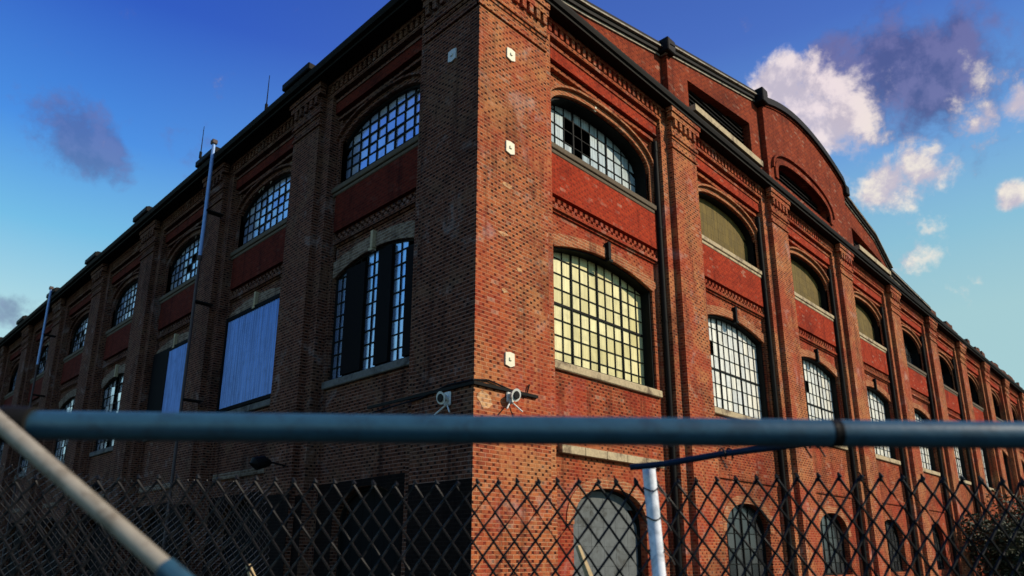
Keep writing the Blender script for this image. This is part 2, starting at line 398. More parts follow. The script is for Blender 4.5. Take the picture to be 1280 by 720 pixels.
WH = {'R': 2.10, 'L': 1.82}
WU = {'R': 2.22, 'L': 1.98}            # half width of the upper windows
ZS, RI = 12.35, .88
def bay_windows(side, i, a, b):
    c = (a+b)/2; hw = WH[side]
    lo = opening(c, hw, 5.85, 8.66, .34, 'seg')
    hi = opening(c, WU[side], 11.33, ZS, RI, 'ell')
    gr = opening(c-.15, 1.42 if side == 'R' else 1.3, .9, 2.25, .85, 'ell')
    return c, hw, lo, hi, gr
for side in 'RL':
    bmw = bmesh.new()
    for i, (a, b) in enumerate(bays[side]):
        bmr = bmesh.new(); bmh = bmesh.new()
        c, hw, lo, hi, gr = bay_windows(side, i, a, b)
        a2, b2 = a+W2, b-W2
        # panel wall with its three openings
        plate(bmw, side, [(a2, 0), (b2, 0), (b2, 13.475), (a2, 13.475)], [lo[0], hi[0], gr[0]], DP, .9)
        # closing corbel courses at the head of the bay
        for (z0, z1, d) in ((13.475, 13.57, .37), (13.57, 13.64, .44), (13.97, 14.06, .25), (14.06, 14.16, .33), (14.16, 14.26, .16), (14.26, 14.5, .26), (14.5, ZC, .12)):
            box(bmw, side, a+.002, b-.002, d, .9, z0, z1)
        n = int((b-a)/.22)
        for k in range(n):
            s = a+(k+.25)*(b-a)/n
            box(bmw, side, s, s+.11, .135, .2598, 14.262, 14.498)
        box(bmh, side, a+.002, b-.002, .28, .9, 13.64, 13.97); obj('frieze', bmh, RM[side], B)
        # smooth red band below the upper sill and the dog-tooth belt under it
        box(bmr, side, a2+.002, b2-.002, DP-.11, DP+.002, 9.98, 11.06); obj('red_band', bmr, RM[side], B)
        box(bmw, side, a2+.002, b2-.002, DP-.05, DP+.002, 9.54, 9.60)
        box(bmw, side, a2+.002, b2-.002, DP-.11, DP+.002, 9.60, 9.68)
        n = int((b2-a2)/.21)
        for k in range(n):
            s = a2+(k+.2)*(b2-a2)/n
            box(bmw, side, s, s+.115, DP-.07, DP+.002, 9.682, 9.79)
            box(bmw, side, s+.105, s+.21 if k < n-1 else s+.15, DP-.07, DP+.001, 9.792, 9.90)
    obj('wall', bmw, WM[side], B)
    for i, (a, b) in enumerate(bays[side]):
        c, hw, lo, hi, gr = bay_windows(side, i, a, b)
        near = i < 5
        # sills
        if i < 8:
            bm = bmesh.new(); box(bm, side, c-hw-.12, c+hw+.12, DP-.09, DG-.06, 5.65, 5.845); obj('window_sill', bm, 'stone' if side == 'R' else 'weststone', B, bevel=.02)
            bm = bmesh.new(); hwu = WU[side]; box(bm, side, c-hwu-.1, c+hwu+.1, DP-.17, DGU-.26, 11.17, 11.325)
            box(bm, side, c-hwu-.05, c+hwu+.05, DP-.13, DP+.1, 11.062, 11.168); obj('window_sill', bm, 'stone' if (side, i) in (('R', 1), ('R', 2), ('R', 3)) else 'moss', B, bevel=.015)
            bm = bmesh.new()
            nst = 5
            for k in range(nst):
                L_ = (2*hw-.1)/nst; box(bm, side, c-hw+.05+k*L_+.006, c-hw+.05+(k+1)*L_-.006, DP-.13 if i == 0 else DP-.06, DP+.05, 3.76, 3.95)
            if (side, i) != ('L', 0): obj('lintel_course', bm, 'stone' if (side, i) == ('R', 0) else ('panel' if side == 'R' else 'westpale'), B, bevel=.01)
            else: bm.free()
        # arch rings
        for (z0, zs, rise, kind, w_, hw) in ((5.85, 8.66, .34, 'seg', .26 if side == 'R' else .36, WH[side]), (11.33, ZS, RI, 'ell', .16, WU[side])):
            P, f = opening(c, hw, zs-.02 if kind == 'seg' else 11.34, zs, rise, kind, 26)
            O, g = opening(c, hw, zs-.02 if kind == 'seg' else 11.34, zs, rise, kind, 26, grow=w_)
            inner = P[2:]; outer = O[2:]
            if kind == 'ell': inner = [(c+hw, 11.34)]+inner+[(c-hw, 11.34)]; outer = [(c+hw+w_, 11.34)]+outer+[(c-hw-w_, 11.34)]
            bm = bmesh.new(); plate(bm, side, outer+inner[::-1], [], DP-(.035 if kind == 'seg' else .05), DP+.06)
            # label mould
            O2, g2 = opening(c, hw, z0, zs, rise, kind, 26, grow=w_+.06)
            if kind == 'ell':
                plate(bm, side, [(c+hw+w_+.06, 11.9)]+O2[2:]+[(c-hw-w_-.06, 11.9), (c-hw-w_-.001, 11.9)]+outer[1:-1][::-1]+[(c+hw+w_+.001, 11.9)], [], DP-.15, DP+.03)
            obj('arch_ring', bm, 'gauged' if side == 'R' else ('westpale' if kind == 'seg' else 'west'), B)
        # keystone bracket over the lower window
        bm = bmesh.new(); box(bm, side, c-.05, c+.05, DP-.13, DP-.002, 8.97, 9.42); box(bm, side, c-.03, c+.14, DP-.12, DP-.004, 8.9, 8.968)
        if i < 4: obj('arch_bracket', bm, 'tar' if side == 'R' else 'stone', B)
        else: bm.free()

# windows of the south (sunlit) side
for i, (a, b) in enumerate(bays['R']):
    c, hw, lo, hi, gr = bay_windows('R', i, a, b)
    brk = {0: [(3, 2), (3, 3), (4, 2), (4, 1), (4, 3), (5, 3), (5, 2)], 1: (), 2: ()}.get(i, ())
    lowmat = 'cream' if i in (0,) else 'pale'
    if i == 0: win('R', B, c, hw, 5.85, 8.66, .34, 'seg', DG, 12, 8, 3, 'cream', transom=(4,), bar=.026)
    else: win('R', B, c, hw, 5.85, 8.66, .34, 'seg', DG-.08, 12 if i < 3 else 8, 7, 4 if i < 3 else 2, 'pale', transom=(3,), bar=.016, thick=.045, broken=[(random.randrange(8), random.randrange(7)) for _ in range((0, 1, 1, 1, 0, 2, 2, 4, 6)[i])])
    um = 'green' if i == 0 else ('olive' if i < 4 else 'darkglass')
    if i in (1, 2, 3):
        win('R', B, c, WU['R'], 11.33, ZS, RI, 'ell', .78 if i in (1, 2, 3) else DGU, 12, 6, 4, um, bar=.016, thick=.03, solid=True)
    else:
        win('R', B, c, WU['R'], 11.33, ZS, RI, 'ell', .78 if i in (1, 2, 3) else DGU, 12 if i == 0 else 6, 5 if i == 0 else 4, 4 if i == 0 else 3, um, broken=brk if i == 0 else [(random.randrange(6), random.randrange(4)) for _ in range(5)])
    gm = 'greyboard' if i == 0 else 'darkglass'
    win('R', B, c-.15, 1.42, .9, 2.25, .85, 'ell', DG-.1, 6, 5, 3, gm, solid=(i == 0), name='ground_window')
    if i in (0, 1, 2):
        bm = bmesh.new()
        P, f = opening(c-.15, 1.42, 2.0, 2.25, .85, 'ell', 20); O, g = opening(c-.15, 1.42, 2.0, 2.25, .85, 'ell', 20, grow=.25)
        plate(bm, 'R', O[2:]+P[2:][::-1], [], DP-.03, DP+.05); obj('arch_ring', bm, 'gauged', B)
# windows of the west (shaded) side
for i, (a, b) in enumerate(bays['L']):
    c, hw, lo, hi, gr = bay_windows('L', i, a, b)
    win('L', B, c, WU['L'], 11.33, ZS, RI, 'ell', .66, 10, 6, 20, 'blueglass' if i not in (4,) else 'blueglass', bar=.05, thick=.06, reflect=.03,
        broken=[(random.randrange(10), random.randrange(4)) for _ in range((0, 0, 3, 5, 14, 8, 8, 4, 4)[i])])
    if i == 0:      # three glazed strips between black boards
        g = win('L', B, c, hw, 5.85, 8.66, .34, 'seg', .60, 13, 9, 40, 'blueglass3', bar=.03, reflect=.02, groups=[(2, 3), (6, 7), (11, 12)])
        bm = bmesh.new()
        for (p, q) in ((0, 2), (4, 6), (8, 11)):
            s0, s1 = c-hw+p*2*hw/13, c-hw+q*2*hw/13; z_ = min(lo[1](s0), lo[1](s1))-.03
            box(bm, 'L', s0, s1, .51, .56, 5.93, z_-.04)
        obj('shutter_board', bm, 'board', g)
    elif i in (1, 2):   # corrugated blue sheet in a black frame
        g = win('L', B, c, hw, 5.85, 8.66, .34, 'seg', DG, 2, 2, 9, 'darkglass', solid=True)
        bm = bmesh.new(); s0, s1 = (c-hw+.0, c+hw-.02) if i == 1 else (c-hw+.1, c+.45)
        n = 100; fr = []; z1_ = 8.86
        for k in range(n+1):
            s = s0+(s1-s0)*k/n; d = DP-.07+.014*math.sin(k*PI/2)
            fr.append((bm.verts.new(X('L', s, d, 5.98)), bm.verts.new(X('L', s, d, z1_)), bm.verts.new(X('L', s, d+.012, 5.98)), bm.verts.new(X('L', s, d+.012, z1_))))
        for A, C_ in zip(fr, fr[1:]):
            bm.faces.new((A[0], C_[0], C_[1], A[1])); bm.faces.new((A[2], A[3], C_[3], C_[2])); bm.faces.new((A[1], C_[1], C_[3], A[3])); bm.faces.new((A[0], A[2], C_[2], C_[0]))
        bm.faces.new((fr[0][0], fr[0][1], fr[0][3], fr[0][2])); bm.faces.new((fr[-1][0], fr[-1][2], fr[-1][3], fr[-1][1]))
        obj('sheet_panel', bm, 'sheet', g)
        bm = bmesh.new(); o0, o1 = c-hw-.1, c+hw+.08
        plate(bm, 'L', [(o0, 5.86), (o1, 5.86), (o1, 8.98), (o0, 8.98)], [[(s0+.01, 5.97), (s1-.01, 5.97), (s1-.01, 8.85), (s0+.01, 8.85)]], DP-.11, DP-.03)
        obj('board_frame', bm, 'board', g)
    else:
        win('L', B, c, hw, 5.85, 8.66, .34, 'seg', .62, 8, 8, 4, 'blueglass2', bar=.03, reflect=.06, cover=(lambda i, j: i in (0, 4)) if i == 3 else None)
    win('L', B, c-.15, 1.3, .9, 2.25, .85, 'ell', DG-.1, 6, 5, 3, 'board', name='ground_window', solid=True)  # black fill put in to continue the shade painted on the base

# corbel table, piers' necking and the cornice
for side in 'RL':
    e = ENDS[side]; cpw = CP[side]
    segs = [(0, cpw)]+[(p, p+PW[side]) for p in (rp if side == 'R' else lp)]
    for (a, b) in segs:
        bm = bmesh.new()
        a_ = 0 if a == 0 else a
        for (z0, z1, pr) in ((13.32, 13.42, .045), (13.62, 13.70, .03), (13.70, 13.80, .07), (13.80, 14.02, .03), (14.28, 14.46, .12), (14.46, ZC-.002, .16)):
            s0 = a_-pr if a_ > 0 else (-pr if side == 'R' else 0.0)
            box(bm, side, s0, b+(pr if a_ > 0 else .0), -pr, .05, z0, z1)
        n = max(3, int((b-a)/.24))
        for k in range(n):
            s = a+(k+.22)*(b-a)/n; box(bm, side, s, s+.13, -.11, .04, 14.022, 14.278)
        obj('corbel_table', bm, 'pier' if side == 'R' else 'west', B)
    # cornice: moulded, mitred at the corner
    bm = bmesh.new()
    pj_ = 1. if side == 'L' else .62
    prof = [(.3, ZC), (-.30*pj_, ZC), (-.30*pj_, ZC+.07), (-.40*pj_, ZC+.10), (-.44*pj_, ZC+.20), (-.44*pj_, ZC+.26), (.3, ZC+.27)]
    rows_ = []
    for d, z in prof:
        s0 = (d if d > 0 else (d/pj_*(.62 if side == 'L' else 1.)))
        rows_.append((bm.verts.new(X(side, s0, d, z)), bm.verts.new(X(side, e, d, z))))
    for k in range(len(rows_)):
        A, C_ = rows_[k], rows_[(k+1) % len(rows_)]; bm.faces.new((A[0], C_[0], C_[1], A[1]))
    bm.faces.new([r[1] for r in rows_])
    obj('cornice', bm, 'cornice', B)
    for (a, b) in segs[1:]:
        if side == 'L':
            bm = bmesh.new(); box(bm, side, a-.06, b+.06, -.52, .6, ZC+.272, ZC+.50); box(bm, side, a+.05, b-.05, -.42, .5, ZC+.50, ZC+.58)
            obj('pier_cap', bm, 'tar', B, bevel=.03)
    if side == 'L':
        bm = bmesh.new(); box(bm, side, .9, e, .10, .5, ZC+.275, ZC+.62); box(bm, side, .9, e, .04, .56, ZC+.62, ZC+.72); obj('parapet', bm, 'west', B)
bm = bmesh.new(); box(bm, 'R', .5, ENDS['R'], .5, ENDS['L'], ZC-.3, ZC-.02)
box(bm, 'R', ENDS['R']-.6, ENDS['R']-.1, .92, ENDS['L'], 0, ZC-.32); box(bm, 'R', .92, ENDS['R']-.62, ENDS['L']-.6, ENDS['L']-.1, 0, ZC-.32)
obj('roof', bm, 'tar', B)
bm = bmesh.new(); box(bm, 'R', .92, ENDS['R']-.65, .92, ENDS['L']-.65, .0, .1); box(bm, 'R', 4.0, 4.3, 4.0, ENDS['L']-1, .12, ZC-.35); box(bm, 'R', 4.35, ENDS['R']-1, 4.0, 4.3, .12, ZC-.35)
obj('interior_wall', bm, 'void', B)

# attic gable on the south side
XC = 18.6
def gz(x):
    if x < 14.35: return max(14.93, 14.7+.235*x)
    if x <= 22.5: return 17.75+.85*(1-((x-18.0)/4.5)**2) if x > 18.0 else 17.9+.70*(1-((x-18.0)/3.65)**2)
    if x <= 28.6: return 17.40-.185*(x-22.5)
    return max(15.0, 15.5-.045*(x-28.6))
def poly_top(x0, x1, n, off=0.): return [(x1+(x0-x1)*k/n, gz(min(max(x1+(x0-x1)*k/n, x0+1e-4), x1-1e-4))+off) for k in range(n+1)]
zb = ZC+.272
bm = bmesh.new()
plate(bm, 'R', [(0.3, zb), (7.9, zb)]+poly_top(.3, 7.9, 4), [], .20, .6)
hole2 = [(9.1, 15.22), (13.5, 15.22), (13.5, 16.85), (9.1, 16.3)]
plate(bm, 'R', [(7.9, zb), (14.35, zb)]+poly_top(7.9, 14.35, 4), [hole2], .0, .6)
P3, f3 = opening(17.6, 2.55, 15.1, 15.45, .68, 'ell', 18)
plate(bm, 'R', [(14.35, zb), (22.5, zb)]+poly_top(14.35, 22.5, 26), [P3], -.2, .6)
hole4 = [(23.6, 15.22), (27.6, 15.22), (27.6, 15.75), (23.6, 16.25)]
plate(bm, 'R', [(22.5, zb), (28.6, zb)]+poly_top(22.5, 28.6, 4), [hole4], .0, .6)
plate(bm, 'R', [(28.6, zb), (36.0, zb)]+poly_top(28.6, 36.0, 4), [], .15, .6)
obj('attic_wall', bm, 'attic', B)
bm = bmesh.new(); O, g = opening(17.6, 2.55, 15.1, 15.45, .68, 'ell', 18, grow=.22)
plate(bm, 'R', [(20.37, 15.1)]+O[2:]+[(14.83, 15.1), (15.05, 15.1)]+P3[2:][::-1]+[(20.15, 15.1)], [], -.27, -.1)
O3, g = opening(17.6, 2.55, 15.1, 15.45, .68, 'ell', 18, grow=.46); O2, g = opening(17.6, 2.55, 15.1, 15.45, .68, 'ell', 18, grow=.36)
plate(bm, 'R', O3[2:]+O2[2:][::-1], [], -.31, -.15)
obj('attic_arch', bm, 'attic', B)
bm = bmesh.new()
box(bm, 'R', 8.95, 13.65, -.30, .4, 15.0, 15.215); obj('attic_sill', bm, 'stone', B)
bm = bmesh.new(); box(bm, 'R', 23.4, 27.8, -.30, .4, 15.0, 15.215)
obj('attic_sill', bm, 'stone', B)
for (a, b, z0, z1, d) in ((9.102, 13.498, 15.222, 17.0, .24), (15.052, 20.148, 15.05, 16.5, .06), (23.602, 27.598, 15.222, 16.5, .24)):
    bm = bmesh.new(); box(bm, 'R', a-.05, b+.05, .605, .62, z0, z1)
    for k in range(9):
        z = z0+.06+.17*k
        def hi_(x): return (16.3+(x-9.1)/4.4*.55) if a < 10 else ((f3(x)) if a < 20 else 16.25-(x-23.6)/4*.5)
        xs = [a+(b-a)*q/60 for q in range(61)]; ok = [x for x in xs if hi_(x) > z+.06]
        if ok: box(bm, 'R', ok[0], ok[-1], d, d+.13, z, z+.045)
    obj('shade_louvre', bm, 'board', B)  # black slats set forward to keep the opening in deep shade
def coping(name, x0, x1, n, d, layers):
    for (lo_, hi_, pr, mt) in layers:
        bm = bmesh.new()
        pts = [x0+(x1-x0)*k/n for k in range(n+1)]
        rw = []
        for x in pts:
            z = gz(min(max(x, x0+1e-3), x1-1e-3))
            rw.append([bm.verts.new((x, yy, z+zz)) for yy, zz in ((d-pr, lo_), (d-pr, hi_), (.62, hi_), (.62, lo_))])
        for A, C_ in zip(rw, rw[1:]):
            for k in range(4): bm.faces.new((A[k], A[(k+1) % 4], C_[(k+1) % 4], C_[k]))
        bm.faces.new(rw[0]); bm.faces.new(rw[-1])
        obj(name, bm, mt, B)
LAY = ((.002, .08, .05, 'coping'), (.082, .22, .12, 'tar'), (.222, .27, .2, 'coping'), (.272, .40, .16, 'tar'))
coping('coping', .3, 7.86, 2, .2, LAY)
coping('coping', 7.8, 14.1, 2, .0, LAY)
coping('coping', 14.2, 22.65, 26, -.2, ((.002, .07, .05, 'attic'), (.072, .34, .14, 'tar')))
coping('coping', 22.7, 28.75, 3, .0, LAY)
coping('coping', 28.8, 36.1, 3, .15, LAY)
for x, z_, d in ((7.72, gz(7.9), -.08), ):
    bm = bmesh.new(); box(bm, 'R', 7.7, 8.15, -.2, .64, gz(8)-.02, gz(8)+.46); obj('pier_cap', bm, 'tar', B, bevel=.03)
bm = bmesh.new(); box(bm, 'R', 14.05, 14.5, -.4, .64, gz(14.2)-.1, gz(14.2)+.48); obj('pier_cap', bm, 'tar', B, bevel=.03)
bm = bmesh.new(); box(bm, 'R', 22.45, 22.85, -.36, .64, 17.4, 17.85); obj('pier_cap', bm, 'tar', B, bevel=.03)

# tie plates and patches
for side, s, z, d in (('R', .97, 12.55, 0), ('R', .95, 10.16, 0), ('R', .95, 5.38, 0), ('L', .86, 12.45, 0), ('R', 4.75, 13.3, DP)):
    bm = bmesh.new(); h = .13 if d == 0 else .08
    P = [(s-h, z-h), (s+h*.1, z-h*1.25), (s+h, z-h*.9), (s+h*.95, z+h), (s, z+h*1.15), (s-h, z+h*.95)]
    plate(bm, side, P, [], d-.035, d+.0); box(bm, side, s-.03, s+.03, d-.06, d-.036, z-.03, z+.03)
    obj('wall_plate', bm, 'plate' if side == 'R' else 'fixture', B)
# ledge with spalled brick at the corner
bm = bmesh.new(); box(bm, 'R', -.05, 1.75, -.06, .0, 4.70, 4.76); box(bm, 'L', .002, 3.4, -.05, .0, 4.70, 4.76)
obj('ledge', bm, 'tar', B)
# near-black sheets over the west base, shade put into their colour
bm = bmesh.new(); prism(bm, [(-.012, .004), (-.002, .004), (-.002, CP['L']), (-.012, CP['L'])], 0, 2.95); obj('shade_base', bm, 'base_shade', B)
for i, (a, b) in enumerate(bays['L']):
    c, hw, lo, hi, gr = bay_windows('L', i, a, b)
    bm = bmesh.new()
    plate(bm, 'L', [(a+W2+.004, .01), (b-W2-.004, .01), (b-W2-.004, 3.25), (a+W2+.004, 3.3)], [opening(c-.15, 1.31, .9, 2.25, .86, 'ell')[0]], DP-.014, DP-.002)
    obj('shade_base', bm, 'base_shade', B)
for a in lp:
    bm = bmesh.new(); box(bm, 'L', a-W1+.01, a-.001, D1-.010, D1-.002, 0, 3.0); box(bm, 'L', a-.011, a+PW['L'], -.012, -.002, 0, 3.0+random.uniform(-.1, .1)); obj('shade_base', bm, 'base_shade', B)
# flaking limewash over two dark bays
for (s0, s1, z0) in ((8.9, 12.2, 13.36), (33.6, 36.8, 13.2), (14.9, 17.9, 13.42)):
    rr = random.Random(int(s0*10)); top = []; bot = []
    n = 26
    for k in range(n+1):
        s_ = s0+(s1-s0)*k/n; top.append((s_, z0+.02+rr.uniform(-.02, .02)))
        bot.append((s_, z0-.07-rr.random()**2*.32*math.sin(PI*k/n)))
    bm = bmesh.new(); plate(bm, 'L', bot+top[::-1], [], DP-.008, DP-.001)
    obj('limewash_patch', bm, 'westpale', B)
# ------------------------------------------------------------------ things on the building
def wall_lamp(side, s, z, proj, label, size=.13):
    p = X(side, s, 0, z); e = empty('security_lamp', p, label, 'lamp', 'security lamps at the corner')
    nrm = X(side, 0, -1, 0); al = X(side, 1, 0, 0)
    bm = bmesh.new(); box(bm, side, s-.10, s+.10, -.05, -.003, z-.13, z+.15); obj('back_plate', bm, 'fixture', e, bevel=.02)
    bm = bmesh.new(); tube(bm, [p+nrm*.05, p+nrm*.12+Vector((0, 0, .02)), p+nrm*proj], [.05, .075, .13], 16); obj('housing', bm, 'fixture', e)
    q = (CAM-(p+nrm*proj)).normalized(); q = (q*.35+nrm*.65).normalized()
    bm = bmesh.new(); tube(bm, [p+nrm*(proj+.002), p+nrm*(proj+.02)], [.085, .08], 16); obj('lens', bm, 'black', e)
    bm = bmesh.new()
    for k in (-1, 1):
        tube(bm, [p+nrm*.04-Vector((0, 0, .10)), p+nrm*.16+al*k*.22-Vector((0, 0, .30))], .016, 6)
    obj('bracket', bm, 'fixture', e)
    return e
wall_lamp('R', .95, 4.62, .2, 'small white round security lamp on the sunlit brick just right of the corner')
wall_lamp('L', .72, 4.52, .2, 'small white security lamp on the dark brick just left of the corner')
def flood(s, z, label):
    p = X('L', s, 0, z); e = empty('flood_lamp', p, label, 'lamp')
    bm = bmesh.new(); tube(bm, [p, p+Vector((-.35, 0, .05)), p+Vector((-.55, 0, 0))], .025, 8); obj('arm', bm, 'black', e)
    bm = bmesh.new(); c = p+Vector((-.62, 0, -.04))
    tube(bm, [c+Vector((.2, 0, .06)), c+Vector((.05, 0, .09)), c+Vector((-.18, 0, .02)), c+Vector((-.22, 0, -.03))], [.08, .15, .17, .1], 12); obj('lamp_head', bm, 'black', e)
flood(6.9, 3.75, 'black flood lamp on a short arm beside the drainpipe of the first dark pier')
flood(19.6, 3.9, 'black flood lamp under the far blue sheeted window on the dark side')
def downpipe(side, s, ztop, d, mat, label, r=.058, zbreak=None):
    e = empty('downpipe', X(side, s, d, 0), label, 'drainpipe')
    bm = bmesh.new(); tube(bm, [X(side, s, d, 10.9), X(side, s, d, ztop)], r, 12); obj('pipe', bm, mat, e, smooth=False)
    bm = bmesh.new(); tube(bm, [X(side, s, d, 0), X(side, s, d, 10.9)], r*.8, 12); tube(bm, [X(side, s, d, 10.86), X(side, s, d, 11.0)], r*1.25, 12); obj('pipe', bm, 'rust', e)
    bm = bmesh.new(); p = X(side, s, d, ztop); box(bm, side, s-.10, s+.10, d-.09, d+.09, ztop, ztop+.16); obj('hopper', bm, 'rust', e, bevel=.02)
    for z in (3, 6.2, 9.4, 12.6):
        bm = bmesh.new(); box(bm, side, s-.12, s+.12, d-.002, 0-.001, z, z+.05); obj('clamp', bm, 'tar', e)
    return e
def black_pipe(k):
    a = rp[k]; s = a-W1-.085; d = D2-.095
    e = empty('drainpipe', X('R', s, d, 0), 'black drainpipe in the angle left of the %s sunlit pier past the corner' % ('first', 'second', 'third', 'fourth', 'fifth', 'sixth')[k], 'drainpipe', 'black drainpipes on the sunlit side')
    bm = bmesh.new(); tube(bm, [X('R', s, d, .02), X('R', s, d, 13.43)], .078, 10); obj('pipe', bm, 'tar', e, smooth=True)
    for z in (2.2, 5.0, 7.8, 10.6, 13.1):
        bm = bmesh.new(); tube(bm, [X('R', s, d, z), X('R', s, d, z+.07)], .09, 10); obj('clamp', bm, 'tar', e)
for k in range(6): black_pipe(k)
downpipe('L', 12.6, 15.1, -.56, 'zinc', 'pale zinc downpipe running full height between the second and third dark bays')
downpipe('L', 32.3, 15.1, -.56, 'zinc', 'pale zinc downpipe far along the dark side of the building')
def rod(s, d, z0, z1, label):
    e = empty('lightning_rod', (d, s, z0), label, 'lightning rod')
    bm = bmesh.new(); tube(bm, [(d, s, z0), (d, s, z0+.25)], .05, 8); obj('base', bm, 'tar', e)
    bm = bmesh.new(); tube(bm, [(d, s, z0+.25), (d, s, z1)], [.018, .010], 6); obj('rod', bm, 'tar', e)
rod(9.3, -.36, ZC+.28, 16.2, 'thin lightning rod on the roof edge above the second dark bay')
rod(14.0, -.45, ZC+.59, 16.5, 'thin lightning rod above the pale downpipe')

# cable along the corner
e = tag(obj('cable', (lambda bm: (tube(bm, [(-.03, 3.2, 4.60), (-.035, 1.6, 4.66), (-.035, .7, 4.80), (-.04, -.03, 4.79), (.35, -.035, 4.84), (1.4, -.04, 4.68), (1.5, -.04, 4.95)], .018, 6), bm)[1])(bmesh.new()), 'black'), 'black cable running round the brick corner behind the security lamps', 'cable')

# ------------------------------------------------------------------ fences in front
H0 = Vector((math.sin(YAW), math.cos(YAW), 0)); HR = Vector((math.cos(YAW), -math.sin(YAW), 0))
def ray(px, py): return (px-640)/884.4*r2-(py-455.28)/884.4*u2+fw
def at(px, py, dist):
    q = ray(px, py); return CAM+q*(dist/q.dot(H0))
def chain_link(name, label, p0, p1, ztop, zbot, pw, ph, rw, sag=.0, wob=.004, mat='wire', barb=1.):
    """woven zig-zag wires; one mesh of vertical zig-zags that hook into each other"""
    p0 = Vector(p0); p1 = Vector(p1); L_ = (p1-p0).length; dr = (p1-p0)/L_; nr = Vector((-dr.y, dr.x, 0))
    e = empty(name, (p0.x, p0.y, 0), label, 'fence')
    bm = bmesh.new(); n = int(L_/(pw/2)); rows = int((ztop-zbot)/(ph/2))
    rnd = random.Random(3)
    seg = 5
    def q(s, z, off):
        sg = sag*math.sin(s*2.1)+.5*sag*math.sin(s*5.3+1)
        return p0+dr*(s+wob*math.sin(z*9+s*4))+nr*(off+.02*math.sin(s*1.3))+Vector((0, 0, z+sg))
    for i in range(0, n-1, 1):
        pts = []
        s_a = i*pw/2; 
        for j in range(rows+1):
            s = s_a+(pw/2 if (j+i) % 2 else 0); z = ztop-j*ph/2
            off = (.004 if (j+i) % 2 else -.004)
            pts.append(q(s, z, off))
        rad_ = [rw]*len(pts)
        if i % 1 == 0:
            # wires i share corners with i+1 -> woven look
            tube(bm, pts, rw, seg, cap=False)
        # twisted barb at the top
        if i % 2 == 0:
            t = q(s_a, ztop, 0); k = rnd.uniform(-.006, .006)
            tube(bm, [t+Vector((0, 0, -.010)), t+dr*(.004+k)+Vector((0, 0, .006*barb)), t+dr*(-.002+k)+Vector((0, 0, .022*barb))], [rw*1.5, rw*1.7*barb, rw*.6], 5)
    obj('chain_link_mesh', bm, mat, e)
    return e
c0 = at(-160, 604, 2.7); c1 = at(1440, 604, 2.7); c0.z = c1.z = 0
F1 = chain_link('chain_link_fence', 'dark chain link fence with twisted wire tips standing in front of the brick corner', c0, c1, 1.865, 0.55, .076, .106, .0058, sag=.010, wob=.006)
bm = bmesh.new(); tube(bm, [at(1500, 700, 2.72).xy.to_3d(), at(1500, 600, 2.72)], .024, 10); obj('post', bm, 'wire', F1)
bm = bmesh.new()
for i in range(1):
    tube(bm, [c0+Vector((0, 0, .6)), c1+Vector((0, 0, .6))], .004, 6)
obj('tension_wire', bm, 'wire', F1)
# second fence behind, left
d0 = at(-260, 612, 4.6); d1 = at(345, 598, 6.2); d0.z = d1.z = 0
F2 = chain_link('chain_link_fence', 'finer looking chain link fence farther back across the lower left', d0, d1, 2.2, .6, .050, .068, .0032, sag=.03, wob=.03, mat='galv', barb=.6)

# white leaning post
pt = at(811, 586, 2.66); pb_ = at(828, 760, 2.62); dv = (pb_-pt).normalized(); pe = pt+dv*((pt.z)/abs(dv.z)) if False else pt+(pb_-pt)*(pt.z/(pt.z-pb_.z))
Wp = empty('fence_post', (pe.x, pe.y, 0), 'white painted leaning steel post tied into the chain link fence', 'post')
bm = bmesh.new(); tube(bm, [pe, pb_, pt], .0245, 20); obj('post', bm, 'white', Wp, smooth=True)
bm = bmesh.new(); tube(bm, [pt, pt+Vector((0, 0, .006)), pt+Vector((0, 0, .012))], [.027, .026, .012], 20); obj('cap', bm, 'white', Wp)
for py in (612, 648, 690):
    c = at(811+(py-586)*.098, py, 2.645); bm = bmesh.new()
    tube(bm, [c+Vector((0, 0, 0))+.029*(math.cos(t)*HR+math.sin(t)*H0)+Vector((0, 0, .008*math.cos(2*t))) for t in [PI*2*k/14 for k in range(15)]], .0025, 5, cap=False)
    tube(bm, [c+HR*.028, c+HR*.05-Vector((0, 0, .02)), c+HR*.062-Vector((0, 0, .045))], .0025, 5)
    obj('tie_wire', bm, 'wire', Wp)
# dark blue loose pipe above the mesh
pts = [at(788, 584, 2.6), at(830, 580, 2.55), at(905, 567, 2.45), at(985, 557, 2.3), at(1050, 549, 2.2)]
BP = empty('loose_pipe', pts[0], 'thin dark blue pipe rising from the white post to the blue rail', 'pipe')
bm = bmesh.new(); tube(bm, pts, .0115, 12); obj('pipe', bm, 'bluepipe', BP, smooth=True)
bm = bmesh.new()
for k, (px, py) in enumerate(((1005, 553), (1022, 552), (900, 567))):
    c = at(px, py, 2.26 if k < 2 else 2.45)
    tube(bm, [c+.018*(math.cos(t)*H0+math.sin(t)*Vector((0, 0, 1)))+HR*.012*t/PI for t in [PI*2*q/12 for q in range(25)]], .003, 5)
    tube(bm, [c-Vector((0, 0, .014)), c+HR*.02-Vector((0, 0, .05))], .003, 5)
obj('tie_wire', bm, 'wire', BP)
